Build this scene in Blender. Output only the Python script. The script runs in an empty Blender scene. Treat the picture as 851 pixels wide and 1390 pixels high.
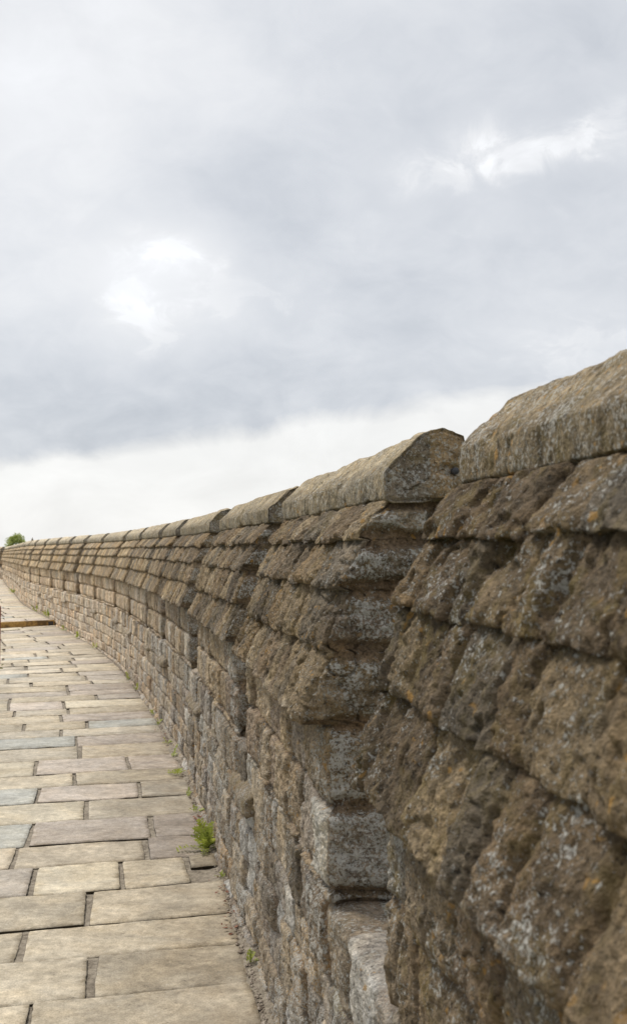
import bpy, math, random
import numpy as np

random.seed(7)
rng = np.random.default_rng(11)
scene = bpy.context.scene
COL = scene.collection

# ------------------------------------------------------------------ noise
def _h(ix, iy, iz, seed):
    h = (ix.astype(np.uint32) * np.uint32(374761393) + iy.astype(np.uint32) * np.uint32(668265263)
         + iz.astype(np.uint32) * np.uint32(2147483647) + np.uint32((seed * 144665) & 0xffffffff))
    h = (h ^ (h >> np.uint32(13))) * np.uint32(1274126177)
    h = (h ^ (h >> np.uint32(15))) * np.uint32(2246822519)
    return (h ^ (h >> np.uint32(16))).astype(np.float32) * np.float32(2.0 / 4294967295.0) - np.float32(1)

def vnoise(x, y, z, seed=0):
    """smooth value noise, about -1..1"""
    x = np.asarray(x, np.float32) + 500; y = np.asarray(y, np.float32) + 500; z = np.asarray(z, np.float32) + 500
    xi = np.floor(x); yi = np.floor(y); zi = np.floor(z)
    fx = x - xi; fy = y - yi; fz = z - zi
    fx = fx*fx*fx*(fx*(fx*6-15)+10); fy = fy*fy*fy*(fy*(fy*6-15)+10); fz = fz*fz*fz*(fz*(fz*6-15)+10)
    xi = xi.astype(np.int64); yi = yi.astype(np.int64); zi = zi.astype(np.int64)
    def g(a, b, c): return _h(xi+a, yi+b, zi+c, seed)
    l = lambda a, b, t: a + (b-a)*t
    return l(l(l(g(0,0,0), g(1,0,0), fx), l(g(0,1,0), g(1,1,0), fx), fy),
             l(l(g(0,0,1), g(1,0,1), fx), l(g(0,1,1), g(1,1,1), fx), fy), fz)

def fbm(x, y, z, f, octs, seed=0, gain=.5):
    r = 0; a = 1
    for o in range(octs):
        r = r + a*vnoise(x*f, y*f, z*f, seed+o*17)
        f *= 2.03; a *= gain
    return r

def sstep(a, b, x):
    t = np.clip((x-a)/(b-a), 0, 1)
    return t*t*(3-2*t)

# ------------------------------------------------------------------ the line of the parapet foot (x, y metres; camera at 0,0)
ctrl = [(1.25,-6.5),(.80,-3),(.41,0),(.138,2),(.025,2.8),(-.255,4.7),(-.54,6.4),(-.86,8.2),(-1.10,9.4),(-1.42,10.9),(-1.90,13),
        (-2.60,15.9),(-3.30,18.4),(-4.05,20.8),(-5.05,23.7),(-5.85,26),(-6.85,29),(-8.1,32.9),(-10.2,40.3),(-12.6,48.6),
        (-14.4,55.0),(-15.5,58.6),(-17.2,60.0),(-20.5,60.6),(-27,61.2),(-38,62)]
P = np.array(ctrl, float)
def catmull(P, n=40):
    out = []
    for i in range(len(P)-1):
        p0 = P[max(i-1,0)]; p1 = P[i]; p2 = P[i+1]; p3 = P[min(i+2,len(P)-1)]
        t = np.linspace(0,1,n,endpoint=False)[:,None]
        out.append(.5*((2*p1)+(-p0+p2)*t+(2*p0-5*p1+4*p2-p3)*t*t+(-p0+3*p1-3*p2+p3)*t**3))
    out.append(P[-1:]); return np.vstack(out)
raw = catmull(P)
sl = np.r_[0, np.cumsum(np.hypot(*np.diff(raw, axis=0).T))]
S = np.arange(0, sl[-1], .05)
cx = np.interp(S, sl, raw[:,0]); cy = np.interp(S, sl, raw[:,1])
k = np.hanning(61); k /= k.sum()
def sm(a):
    b = np.pad(a, 30, mode='reflect', reflect_type='odd'); return np.convolve(b, k, 'valid')
cx = sm(cx); cy = sm(cy)
tx = np.gradient(cx, S); ty = np.gradient(cy, S); nn = np.hypot(tx, ty); tx /= nn; ty /= nn
s_of_y = lambda y: float(np.interp(y, cy, S))
S_A = s_of_y(0.0)
def frame(s, u):
    """point at arc s, u metres from the wall foot towards the walkway"""
    X = np.interp(s, S, cx); Y = np.interp(s, S, cy); TX = np.interp(s, S, tx); TY = np.interp(s, S, ty)
    return X - TY*u, Y + TX*u
STEP_S = s_of_y(24.0)
def dz_top(s):          # the wall top sinks a little far away
    y = np.interp(s, S, np.minimum.accumulate(cy[::-1])[::-1])
    return np.interp(y, [-9, 14, 36, 60], [0, 0, -.05, -.17])
def dz_path(s):
    return np.where(s > STEP_S, .09, 0.0)

# ------------------------------------------------------------------ mesh helpers
def make_mesh(name, V, F, mat, parent=None, attrs=None, smooth=True, origin=None):
    V = np.asarray(V, np.float32)
    org = np.array(origin if origin is not None else (parent_origin.get(parent.name, (0,0,0)) if parent else (0,0,0)), np.float32)
    me = bpy.data.meshes.new(name)
    V = V - org
    if isinstance(F, np.ndarray):
        n, kk = F.shape
        me.vertices.add(len(V)); me.vertices.foreach_set('co', V.ravel())
        me.loops.add(n*kk); me.loops.foreach_set('vertex_index', F.astype(np.int32).ravel())
        me.polygons.add(n); me.polygons.foreach_set('loop_start', np.arange(0, n*kk, kk, dtype=np.int32))
        me.polygons.foreach_set('loop_total', np.full(n, kk, np.int32))
    else:
        me.from_pydata(V.tolist(), [], [list(map(int, f)) for f in F])
    me.update(calc_edges=True)
    me.polygons.foreach_set('use_smooth', np.full(len(me.polygons), smooth))
    if attrs:
        for an, arr in attrs.items():
            a = me.color_attributes.new(an, 'FLOAT_COLOR', 'POINT')
            c = np.ones((len(V), 4), np.float32); c[:, :3] = arr
            a.data.foreach_set('color', c.ravel())
    me.materials.append(mat)
    o = bpy.data.objects.new(name, me); COL.objects.link(o)
    if parent is None and origin is not None: o.location = tuple(float(v) for v in org)
    if parent is not None:
        o.parent = parent; parent_origin[o.name] = tuple(org)
    return o
parent_origin = {}
def empty(name, loc):
    o = bpy.data.objects.new(name, None); COL.objects.link(o); o.location = loc
    parent_origin[o.name] = loc; return o
def tag(o, label=None, cat=None, group=None, kind=None):
    if label: o['label'] = label
    if cat: o['category'] = cat
    if group: o['group'] = group
    if kind: o['kind'] = kind
    return o

def grid_faces(nr, nc, closed=False):
    i = np.arange(nr-1)[:,None]; m = nc if closed else nc-1
    j = np.arange(m)[None,:]; j2 = (j+1) % nc
    return np.stack([i*nc+j, i*nc+j2, (i+1)*nc+j2, (i+1)*nc+j], -1).reshape(-1, 4)

# ------------------------------------------------------------------ materials
def new_mat(name):
    m = bpy.data.materials.new(name); m.use_nodes = True; nt = m.node_tree
    b = nt.nodes['Principled BSDF']; return m, nt, b
def N(nt, t, **kw):
    n = nt.nodes.new(t)
    for k_, v in kw.items(): setattr(n, k_, v)
    return n
def ramp(nt, fac, a, b, ca=(0,0,0,1), cb=(1,1,1,1)):
    r = N(nt, 'ShaderNodeValToRGB'); r.color_ramp.elements[0].position = a; r.color_ramp.elements[1].position = b
    r.color_ramp.elements[0].color = ca; r.color_ramp.elements[1].color = cb
    nt.links.new(fac, r.inputs[0]); return r.outputs[0]
def noise(nt, co, scale, detail=4, rough=.55, dist=0):
    n = N(nt, 'ShaderNodeTexNoise'); n.inputs['Scale'].default_value = scale; n.inputs['Detail'].default_value = detail
    n.inputs['Roughness'].default_value = rough; n.inputs['Distortion'].default_value = dist
    nt.links.new(co, n.inputs['Vector']); return n.outputs['Fac']
def mix(nt, fac, a, b, bt='MIX'):
    m = N(nt, 'ShaderNodeMix', data_type='RGBA', blend_type=bt)
    for sock, v in ((m.inputs[0], fac), (m.inputs[6], a), (m.inputs[7], b)):
        if isinstance(v, (int, float)): sock.default_value = v
        elif isinstance(v, tuple): sock.default_value = v
        else: nt.links.new(v, sock)
    return m.outputs[2]
def mth(nt, op, a, b=None):
    m = N(nt, 'ShaderNodeMath', operation=op)
    for sock, v in zip(m.inputs, (a, b)):
        if v is None: continue
        if isinstance(v, (int, float)): sock.default_value = v
        else: nt.links.new(v, sock)
    return m.outputs[0]
def maprange(nt, v, a, b, c, d):
    m = N(nt, 'ShaderNodeMapRange'); nt.links.new(v, m.inputs[0])
    for i_, x in enumerate((a, b, c, d)): m.inputs[i_+1].default_value = x
    return m.outputs[0]

def stone_material(name, bump=.006, speck=1.0, fine=1.0):
    m, nt, b = new_mat(name); L = nt.links
    co = N(nt, 'ShaderNodeTexCoord').outputs['Object']
    tint = N(nt, 'ShaderNodeAttribute', attribute_name='tint').outputs['Color']
    msk = N(nt, 'ShaderNodeAttribute', attribute_name='mask').outputs['Color']
    sep = N(nt, 'ShaderNodeSeparateColor'); L.new(msk, sep.inputs[0])
    n1 = noise(nt, co, 9, 5, .6); n2 = noise(nt, co, 55*fine, 5, .65); n3 = noise(nt, co, 190*fine, 3, .6)
    v = mth(nt, 'MULTIPLY', maprange(nt, n1, .3, .7, .72, 1.3), maprange(nt, n2, .3, .7, .55, 1.5))
    v = mth(nt, 'MULTIPLY', v, maprange(nt, noise(nt, co, 24*fine, 4, .65), .3, .7, .70, 1.32))
    v = mth(nt, 'MULTIPLY', v, maprange(nt, n3, .3, .7, .66, 1.36))
    vc = N(nt, 'ShaderNodeCombineColor'); [L.new(v, vc.inputs[i]) for i in range(3)]
    col = mix(nt, 1.0, tint, vc.outputs[0], 'MULTIPLY')
    # warm / cool drift
    n4 = noise(nt, co, 4.3, 3, .6, 1.0)
    col = mix(nt, maprange(nt, n4, .38, .66, 0, .55), col, mix(nt, 1.0, col, (1.12, 1.0, .80, 1), 'MULTIPLY'))
    # algae green-ochre film
    n5 = noise(nt, co, 14, 4, .65, .6)
    f5 = mth(nt, 'MULTIPLY', ramp(nt, n5, .5, .66), sep.outputs[2])
    col = mix(nt, mth(nt, 'MULTIPLY', f5, .62), col, (.17, .125, .038, 1))
    # crusty pale lichen
    n6 = noise(nt, co, 120*fine, 4, .75, .2); n7 = noise(nt, co, 11, 3, .6, .5)
    th = mth(nt, 'ADD', mth(nt, 'MULTIPLY', n7, .75), mth(nt, 'MULTIPLY', sep.outputs[1], .42))
    pat = mth(nt, 'ADD', n6, mth(nt, 'MULTIPLY', mth(nt, 'SUBTRACT', th, .5), .55))
    f6 = mth(nt, 'MULTIPLY', ramp(nt, pat, .56, .62), speck)
    col = mix(nt, mth(nt, 'MULTIPLY', f6, .72), col, (.50, .49, .45, 1))
    # rare orange lichen spots
    n8 = noise(nt, co, 34*fine, 2, .5, .2)
    n9 = noise(nt, co, 3.1, 2, .5)
    f8 = mth(nt, 'MULTIPLY', ramp(nt, n8, .655, .70), ramp(nt, n9, .45, .55))
    col = mix(nt, mth(nt, 'MULTIPLY', f8, .7), col, (.36, .20, .05, 1))
    # dark pores
    n10 = noise(nt, co, 110*fine, 2, .6)
    f10 = ramp(nt, n10, .27, .34, (1,1,1,1), (0,0,0,1))
    col = mix(nt, mth(nt, 'MULTIPLY', f10, .55), col, (.03, .025, .02, 1))
    L.new(col, b.inputs['Base Color'])
    b.inputs['Roughness'].default_value = .93; b.inputs['Specular IOR Level'].default_value = .25
    hsum = mth(nt, 'ADD', mth(nt, 'MULTIPLY', n2, 1.0), mth(nt, 'MULTIPLY', n3, .45))
    hsum = mth(nt, 'ADD', hsum, mth(nt, 'MULTIPLY', f6, .10))
    hsum = mth(nt, 'SUBTRACT', hsum, mth(nt, 'MULTIPLY', f10, .5))
    bp = N(nt, 'ShaderNodeBump'); bp.inputs['Strength'].default_value = 1; bp.inputs['Distance'].default_value = bump
    L.new(hsum, bp.inputs['Height']); L.new(bp.outputs[0], b.inputs['Normal'])
    return m
M_STONE = stone_material('weathered_sandstone', .014)
M_COPING = stone_material('coping_sandstone', .009, .8)

def slab_material():
    m, nt, b = new_mat('paving_sandstone'); L = nt.links
    co = N(nt, 'ShaderNodeTexCoord').outputs['Object']
    tint = N(nt, 'ShaderNodeAttribute', attribute_name='tint').outputs['Color']
    msk = N(nt, 'ShaderNodeAttribute', attribute_name='mask').outputs['Color']
    sep = N(nt, 'ShaderNodeSeparateColor'); L.new(msk, sep.inputs[0])
    n1 = noise(nt, co, 3.2, 4, .6, .8); n2 = noise(nt, co, 26, 5, .65); n3 = noise(nt, co, 160, 3, .6)
    v = mth(nt, 'MULTIPLY', maprange(nt, n1, .3, .7, .76, 1.18), maprange(nt, n2, .3, .7, .76, 1.2))
    v = mth(nt, 'MULTIPLY', v, maprange(nt, n3, .3, .7, .76, 1.2))
    v = mth(nt, 'MULTIPLY', v, maprange(nt, noise(nt, co, 9, 5, .7, .4), .3, .7, .80, 1.16))
    vc = N(nt, 'ShaderNodeCombineColor'); [L.new(v, vc.inputs[i]) for i in range(3)]
    col = mix(nt, 1.0, tint, vc.outputs[0], 'MULTIPLY')
    n4 = noise(nt, co, 2.1, 3, .6, 1.5)
    col = mix(nt, maprange(nt, n4, .4, .7, 0, .5), col, mix(nt, 1.0, col, (1.08, 1.0, .86, 1), 'MULTIPLY'))
    # worn scratches / bedding marks
    mp = N(nt, 'ShaderNodeMapping'); mp.inputs['Scale'].default_value = (4, 8, 1); mp.inputs['Rotation'].default_value = (0,0,.3)
    L.new(co, mp.inputs[0]); n5 = noise(nt, mp.outputs[0], 3, 5, .7, 1.2)
    col = mix(nt, mth(nt, 'MULTIPLY', ramp(nt, n5, .60, .72), .22), col, (.20, .165, .12, 1))
    n6 = noise(nt, co, 42, 3, .7)
    col = mix(nt, mth(nt, 'MULTIPLY', ramp(nt, n6, .66, .70), .5), col, (.55, .52, .45, 1))
    n7 = noise(nt, co, 60, 2, .6)
    col = mix(nt, mth(nt, 'MULTIPLY', ramp(nt, n7, .27, .33, (1,1,1,1), (0,0,0,1)), .5), col, (.10, .08, .055, 1))
    # slabs darker towards the wall foot, broken up by noise
    n8 = noise(nt, co, 5, 5, .65, .6)
    f = mth(nt, 'MULTIPLY', sep.outputs[0], maprange(nt, n8, .3, .65, .35, 1))
    col = mix(nt, mth(nt, 'MULTIPLY', f, .8), col, mix(nt, 1.0, col, (.50, .46, .42, 1), 'MULTIPLY'))
    n9 = noise(nt, co, 15, 5, .7, .3); fe = mth(nt, 'MULTIPLY', mth(nt, 'ADD', sep.outputs[1], .28), ramp(nt, n9, .44, .62))
    col = mix(nt, mth(nt, 'MULTIPLY', fe, .55), col, mix(nt, 1.0, col, (.52, .47, .38, 1), 'MULTIPLY'))
    L.new(col, b.inputs['Base Color']); b.inputs['Roughness'].default_value = .82
    b.inputs['Specular IOR Level'].default_value = .3
    hs = mth(nt, 'ADD', mth(nt, 'MULTIPLY', n2, 1.0), mth(nt, 'MULTIPLY', n3, .3)); hs = mth(nt, 'ADD', hs, mth(nt, 'MULTIPLY', n5, .5))
    bp = N(nt, 'ShaderNodeBump'); bp.inputs['Strength'].default_value = .9; bp.inputs['Distance'].default_value = .006
    L.new(hs, bp.inputs['Height']); L.new(bp.outputs[0], b.inputs['Normal'])
    return m
M_SLAB = slab_material()

def simple(name, c1, c2, scale, rough=.9, bump=.004, detail=5, bscale=None):
    m, nt, b = new_mat(name)
    co = N(nt, 'ShaderNodeTexCoord').outputs['Object']
    n1 = noise(nt, co, scale, detail, .65)
    nt.links.new(ramp(nt, n1, .32, .68, c1+(1,), c2+(1,)), b.inputs['Base Color'])
    b.inputs['Roughness'].default_value = rough
    bp = N(nt, 'ShaderNodeBump'); bp.inputs['Distance'].default_value = bump
    nt.links.new(noise(nt, co, bscale or scale*3, 4, .6), bp.inputs['Height']); nt.links.new(bp.outputs[0], b.inputs['Normal'])
    return m
M_BED = simple('joint_mortar', (.13,.105,.075), (.36,.31,.24), 34, .95, .008)
M_GRAVEL = simple('grit', (.13,.09,.06), (.42,.36,.29), 21, .9, .003)
M_DEADLEAF = simple('dead_leaf', (.10,.03,.015), (.24,.09,.03), 40, .7, .001)
M_GROUND = simple('grass_ground', (.035,.055,.015), (.09,.11,.035), .4, .95, .05)
M_BARK = simple('bark', (.05,.035,.025), (.12,.09,.06), 5, .9, .02)
M_IRON = simple('rusty_iron', (.16,.035,.018), (.26,.075,.03), 25, .6, .002)
M_LEAD = simple('dark_iron', (.02,.02,.025), (.05,.05,.055), 25, .5, .002)
M_RUB = simple('rubble_masonry', (.13,.10,.075), (.34,.28,.21), 3.0, .95, .04)
M_MOSS = simple('moss', (.07,.075,.02), (.20,.17,.06), 30, .95, .01)

def wood_material():
    m, nt, b = new_mat('weathered_timber'); L = nt.links
    co = N(nt, 'ShaderNodeTexCoord').outputs['Object']
    mp = N(nt, 'ShaderNodeMapping'); mp.inputs['Scale'].default_value = (1.5, 30, 30); L.new(co, mp.inputs[0])
    n = noise(nt, mp.outputs[0], 1.5, 5, .6, .5)
    c = ramp(nt, n, .3, .7, (.20,.11,.03,1), (.58,.36,.11,1))
    n2 = noise(nt, co, 1.6, 3, .6)
    c = mix(nt, mth(nt, 'MULTIPLY', ramp(nt, n2, .52, .60), .75), c, (.05,.028,.014,1))
    L.new(c, b.inputs['Base Color']); b.inputs['Roughness'].default_value = .75
    bp = N(nt, 'ShaderNodeBump'); bp.inputs['Distance'].default_value = .004; L.new(n, bp.inputs['Height']); L.new(bp.outputs[0], b.inputs['Normal'])
    return m
M_WOOD = wood_material()
def leaf_material(name, c1, c2, trans=.35):
    m, nt, b = new_mat(name); L = nt.links
    t = N(nt, 'ShaderNodeAttribute', attribute_name='tint'); 
    c = ramp(nt, t.outputs['Fac'], 0, 1, c1+(1,), c2+(1,))
    L.new(c, b.inputs['Base Color']); b.inputs['Roughness'].default_value = .55
    tr = N(nt, 'ShaderNodeBsdfTranslucent'); L.new(c, tr.inputs[0])
    mx = N(nt, 'ShaderNodeMixShader'); mx.inputs[0].default_value = trans
    out = nt.nodes['Material Output']; L.new(b.outputs[0], mx.inputs[1]); L.new(tr.outputs[0], mx.inputs[2]); L.new(mx.outputs[0], out.inputs[0])
    return m
M_WEED = leaf_material('weed_leaf', (.22,.28,.04), (.52,.56,.12))
M_TREE = leaf_material('tree_leaf', (.24,.30,.07), (.52,.56,.18), .5)

# ------------------------------------------------------------------ stone surface model
def joints_between(a, b, lo, hi, r):
    out = [a]
    while True:
        w = r.uniform(lo, hi)
        if out[-1] + w > b - lo*.6: break
        out.append(out[-1] + w)
    out.append(b); return np.array(out)

PAL_BROWN = np.array([(.168,.132,.092),(.205,.163,.110),(.122,.099,.072),(.235,.192,.132),(.150,.130,.103),(.185,.140,.086)])
PAL_LOWER = np.array([(.40,.39,.37),(.17,.145,.115),(.26,.215,.16),(.34,.29,.225),(.21,.18,.145),(.29,.24,.18),(.29,.26,.23),(.36,.30,.225),(.24,.20,.165)])
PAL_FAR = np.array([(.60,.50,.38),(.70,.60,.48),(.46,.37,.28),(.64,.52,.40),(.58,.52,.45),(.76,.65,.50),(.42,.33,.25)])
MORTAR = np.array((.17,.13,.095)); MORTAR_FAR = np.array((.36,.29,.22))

def farness(s):   # stone tint grows paler along the far stretch
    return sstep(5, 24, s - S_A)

def pal(palette, ridx):
    return palette[(ridx * 7919) % len(palette)]

def hash01(a, seed=0):
    a = np.asarray(a)
    return (_h(a, a*0+seed, a*0+3, seed) + 1)*.5

def rock_relief(x, y, z, d, amp=1.0, pits=1.0):
    """isotropic weathering relief in metres"""
    r = .0048*fbm(x, y, z, 6.0, 2, 1) + .0052*fbm(x, y, z, 21, 2, 5)
    if d < 9: r = r + .0040*fbm(x, y, z, 62, 2, 9)
    if d < 6: r = r + .0016*vnoise(x*170, y*170, z*150, 15)
    bil = np.abs(vnoise(x*17, y*17, z*17, 31)); bil2 = np.abs(vnoise(x*39, y*39, z*35, 33))
    kk = .50 if d < 2.6 else .42
    r = r + kk*(.009*(bil-.3) + .0060*(bil2-.3)*(d < 14))
    if d < 6: r = r + .0026*(np.abs(vnoise(x*95, y*95, z*85, 35))-.3)
    rid = 1 - np.abs(vnoise(x*15, y*15, z*15, 41))
    r = r - .010*sstep(.86, 1.0, rid)*sstep(-.1, .5, vnoise(x*4, y*4, z*4, 43))
    if pits and d < 7:
        pt = vnoise(x*34, y*34, z*22, 61); area = sstep(-.25, .35, vnoise(x*3.6, y*3.6, z*3.6, 63))
        r = r - .017*pits*sstep(.42, .75, pt)*area
        pt = vnoise(x*15, y*15, z*11, 65)
        r = r - .026*pits*sstep(.60, .88, pt)*area
    return r*amp

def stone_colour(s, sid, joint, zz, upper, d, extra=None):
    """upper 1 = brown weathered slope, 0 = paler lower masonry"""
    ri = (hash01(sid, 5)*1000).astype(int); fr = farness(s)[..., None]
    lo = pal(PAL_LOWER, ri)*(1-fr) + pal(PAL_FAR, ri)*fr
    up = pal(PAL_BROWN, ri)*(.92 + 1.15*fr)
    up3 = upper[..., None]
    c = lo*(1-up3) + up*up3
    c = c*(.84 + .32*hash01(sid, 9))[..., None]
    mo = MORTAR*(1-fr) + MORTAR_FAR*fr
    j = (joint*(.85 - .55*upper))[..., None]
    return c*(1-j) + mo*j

# profile of one merlon: (z, u of the walkway face)
COURSES = [(.765,.80,0,0),(.80,.995,.0,.0),(.995,1.185,.0,.004),
           (1.19,1.355,.068,-.020),(1.355,1.50,.016,-.050),(1.50,1.62,-.016,-.098),(1.62,1.712,-.062,-.152)]
def back_u(z):
    return np.interp(z, [0, 1.19, 1.191, 1.62, 1.72], [-.61, -.61, -.60, -.50, -.405])

def build_merlon(idx, s0, s1, parent):
    L = s1 - s0
    smid = .5*(s0+s1); dist = max(1.2, float(np.interp(s0, S, np.hypot(cx, cy))))
    r = random.Random(100+idx if idx != 1 else 61)
    px = dist/1177.0
    dz = min(max(.0032, 1.3*px), .03)
    df = min(max(.0034, 2.6*px if dist > 2.3 else .0034), .06)
    de = min(max(.0036, 1.3*px), .03)
    # perimeter samples: parameter t, s, u-fraction, normal
    if idx == 1:      # the near one: only its far stretch is in view
        cut = s_of_y(.85)
        fs = np.r_[np.arange(s1, cut, -df), np.arange(cut, s0, -.02), s0]
    else:
        fs = np.arange(s1, s0, -df); fs = np.r_[fs, s0]
    W = .55
    ne = max(6, int(W/de)); nb = max(6, int(L/.05))
    rs_e = np.linspace(0, 1, ne+1)[1:]
    # sides: far-end last
    sp = np.concatenate([fs, np.full(ne, s0), np.linspace(s0, s1, nb+1)[1:], np.full(ne-1, s1)])
    wf = np.concatenate([np.zeros(len(fs)), rs_e, np.ones(nb), 1-rs_e[:-1]])     # 0 = front, 1 = back
    t = np.concatenate([s1-fs, L + rs_e*W, L+W+np.linspace(0,1,nb+1)[1:]*L, 2*L+W+rs_e[:-1]*W])
    T = 2*(L+W)
    # outward direction (ds, du) with rounded corners
    def corner(tc):  # signed distance along t to a corner
        return (t - tc + T/2) % T - T/2
    ns = np.where((t > L) & (t <= L+W), -1.0, np.where(t > 2*L+W, 1.0, 0.0))
    nu = np.where(t <= L, 1.0, np.where((t > L+W) & (t <= 2*L+W), -1.0, 0.0))
    rc = .030
    inset = np.zeros_like(t)
    for tc, (a, b) in ((L, ((0,1),(-1,0))), (L+W, ((-1,0),(0,-1))), (2*L+W, ((0,-1),(1,0))), (0, ((1,0),(0,1)))):
        dd = corner(tc); m = np.abs(dd) < rc
        f = (dd[m]/rc + 1)/2
        ns[m] = a[0]*(1-f) + b[0]*f; nu[m] = a[1]*(1-f) + b[1]*f
        inset[m] = (1-np.abs(dd[m])/rc)**2
    ln = np.hypot(ns, nu); ns /= ln; nu /= ln
    # rows
    rows = []   # (z, uf, course, fraction in course, inward)
    rows.append((.735, -.025, 0, 0, 1))
    for ci, (za, zb, ua, ub) in enumerate(COURSES):
        if ci > 2: ub += .017 if idx == 1 else .007
        n = max(3, int((zb-za)/dz))
        for i_ in range(n+1):
            f = i_/n
            bulge = .004*math.sin(math.pi*f)**.5 if ci > 2 else 0
            rows.append((za + (zb-za)*f, ua + (ub-ua)*f + bulge, ci, f, 0))
    rows.append((1.725, -.17, 6, 1, 1)); rows.append((1.735, -.25, 6, 1, 1))
    R = np.array(rows); nr = len(R); nc = len(t)
    Z = np.repeat(R[:,0:1], nc, 1); UF = np.repeat(R[:,1:2], nc, 1); CI = R[:,2].astype(int); FR = np.repeat(R[:,3:4], nc, 1)
    UB = np.repeat(back_u(R[:,0])[:,None], nc, 1)
    st = np.repeat(sp[None,:], nr, 0); w = np.repeat(wf[None,:], nr, 0); tt = np.repeat(t[None,:], nr, 0)
    U = UF + (UB-UF)*w
    NS = np.repeat(ns[None,:], nr, 0); NU = np.repeat(nu[None,:], nr, 0); INS = np.repeat(inset[None,:], nr, 0)
    bx, by = frame(st, U)
    # warped lookup so that joints wander
    wt = tt + .016*vnoise(bx*9, by*9, Z*9, 71) + .006*vnoise(bx*31, by*31, Z*31, 73)
    on_end = ((tt > L) & (tt < L+W)) | (tt > 2*L+W)
    sid = np.zeros((nr, nc), int); ej = np.full((nr, nc), 1.0)
    for ci, (za, zb, ua, ub) in enumerate(COURSES):
        rr = np.where(CI == ci)[0]
        if ci < 3:
            J = joints_between(r.uniform(-.2,-.05)-.3, T+.3, .13 if ci else .15, .36, r)
        else: J = joints_between(r.uniform(-.2,-.05)-.3, T+.3, .09, .24, r)
        # keep joints off the corners; the end face has one or two big stones
        J = np.array([j for j in J if abs(j-L) > .11 and abs(j) > .07 and not (L < j < L+W)])
        ex = [L + W*(r.uniform(.50,.62) if idx != 2 else .42)]
        if ci in (1,2): ex = [L + W*.72]
        J = np.sort(np.r_[J, ex])
        q = wt[rr]
        k_ = np.searchsorted(J, q) ; k_ = np.clip(k_, 1, len(J)-1)
        sid[rr] = k_ + ci*101 + idx*1013
        ej[rr] = np.minimum(q-J[k_-1], J[k_]-q)
    H = np.repeat((np.array([c[1]-c[0] for c in COURSES])[CI])[:,None], nc, 1)
    ztop = (1-FR)*H; zbot = FR*H
    zw = np.where(on_end, .016, .006)*vnoise(bx*12, by*12, Z*2, 77)
    et = np.maximum(ztop + zw, 0); eb = np.maximum(zbot + zw, 0)
    slope = (np.repeat(CI[:,None], nc, 1) >= 3) & ~on_end
    # joint depth
    jw = np.where(on_end, .017 + .012*vnoise(bx*8, by*8, Z*8, 78), .011)
    js = 1 - sstep(jw*.25, jw*1.5, ej)
    jt = np.where(slope, (1 - sstep(0, .016, eb))*.25, np.maximum(1 - sstep(jw*.3, jw*1.5, et), 1 - sstep(jw*.3, jw*1.5, eb)))
    js = js*np.where(slope, .35 + .65*sstep(-.5, .3, vnoise(bx*11, by*11, Z*8, 79)), 1)
    joint = np.maximum(js, jt)
    h1 = hash01(sid, 1)-.5; h2 = hash01(sid, 2)-.5; h3 = hash01(sid, 3)-.5
    depth = (.7 if idx == 1 else 1)*np.where(on_end, .013, np.where(slope, .021, .019))
    dome = sstep(0, .05, np.minimum(ej, np.where(slope, 1, np.minimum(et, eb))))*.005
    rough = .75 if dist > 12 else 1.0
    rel = rock_relief(bx, by, Z, dist, rough, 1.0 if idx == 1 else .45)
    D = -depth*joint + dome + .017*h1*(1-joint*.5) + h3*.014*(FR-.5)*(1-joint) + rel - .015*INS
    if on_end.any():
        # the mortar-filled inner part of the end face lies back
        wlim = np.array([.42,.42,.42,.50,.44,.40,.36])[CI][:,None] + .03*vnoise(bx*9, by*9, Z*9, 80) if idx == 2 else .54
        wback = sstep(wlim, wlim+.07, w)*on_end*(w < .985)*(Z > 1.19)
        D = D - .014*wback
    D = D - .012*((np.repeat(CI[:,None], nc, 1) == 0) & on_end)
    D = np.where(R[:,4:5] > 0, D*.4-.01, D)
    # ragged lower edges of the overlapping courses
    zj = (.6 if idx == 1 else 1)*np.where(slope | (np.repeat(CI[:,None], nc, 1) >= 3), (h2*.020 + .009*vnoise(bx*26, by*26, Z*3, 81))*(1-FR)**1.5, 0)
    near_top = np.where(CI[:,None] == 2, 0, 1)
    Zf = Z + zj*near_top + .004*vnoise(bx*4, by*4, Z*1, 83)
    sx = st + NS*D; uu = U + NU*D
    lean = .03*(Zf-.76)*(1 if idx in (1,2) else .4)*(1-w)
    X, Y = frame(sx, uu + np.where(Z < 1.187, lean*0, 0))
    Zf = Zf + dz_top(st) + .2*rel*slope
    V = np.stack([X, Y, Zf], -1).reshape(-1, 3)
    F = grid_faces(nr, nc, True)[:, ::-1]
    upper = sstep(1.12, 1.24, Z)
    upper = np.where(on_end, upper*.35 + .35, np.maximum(upper, .35 if idx == 1 else 0.12))
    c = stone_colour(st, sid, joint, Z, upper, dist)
    c = np.where(on_end[...,None], c*(.86-.12*joint[...,None]-.28*farness(st)[...,None]), c)  # end faces darkened: dark mortar plus gap shade painted in, stronger far off
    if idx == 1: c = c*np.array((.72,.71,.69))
    if idx == 2:
        mb = np.clip(wback + joint*on_end*(Z > .8), 0, 1)[...,None]*.85
        c = c*(1-mb) + np.array((.135,.10,.068))*mb
        buff = sstep(.50,.53,w)*sstep(1.625,1.635,Z)*on_end
        c = c*(1-buff[...,None]) + np.array((.50,.34,.17))*buff[...,None]
    if idx == 2:
        pq = sstep(.22,.18,L-tt)*(tt < L)*(Z > .80)*(Z < .995)*(1-joint)
        c = c*(1-pq[...,None]) + np.array((.46,.45,.42))*pq[...,None]
    lich = np.where(on_end, .62*(1-joint)*(w < .50), .10 + .25*hash01(sid, 21)*(1-upper))
    lich = np.where((Z < 1.185) & (tt < L) & (tt > L-.22), .55, lich)
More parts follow.
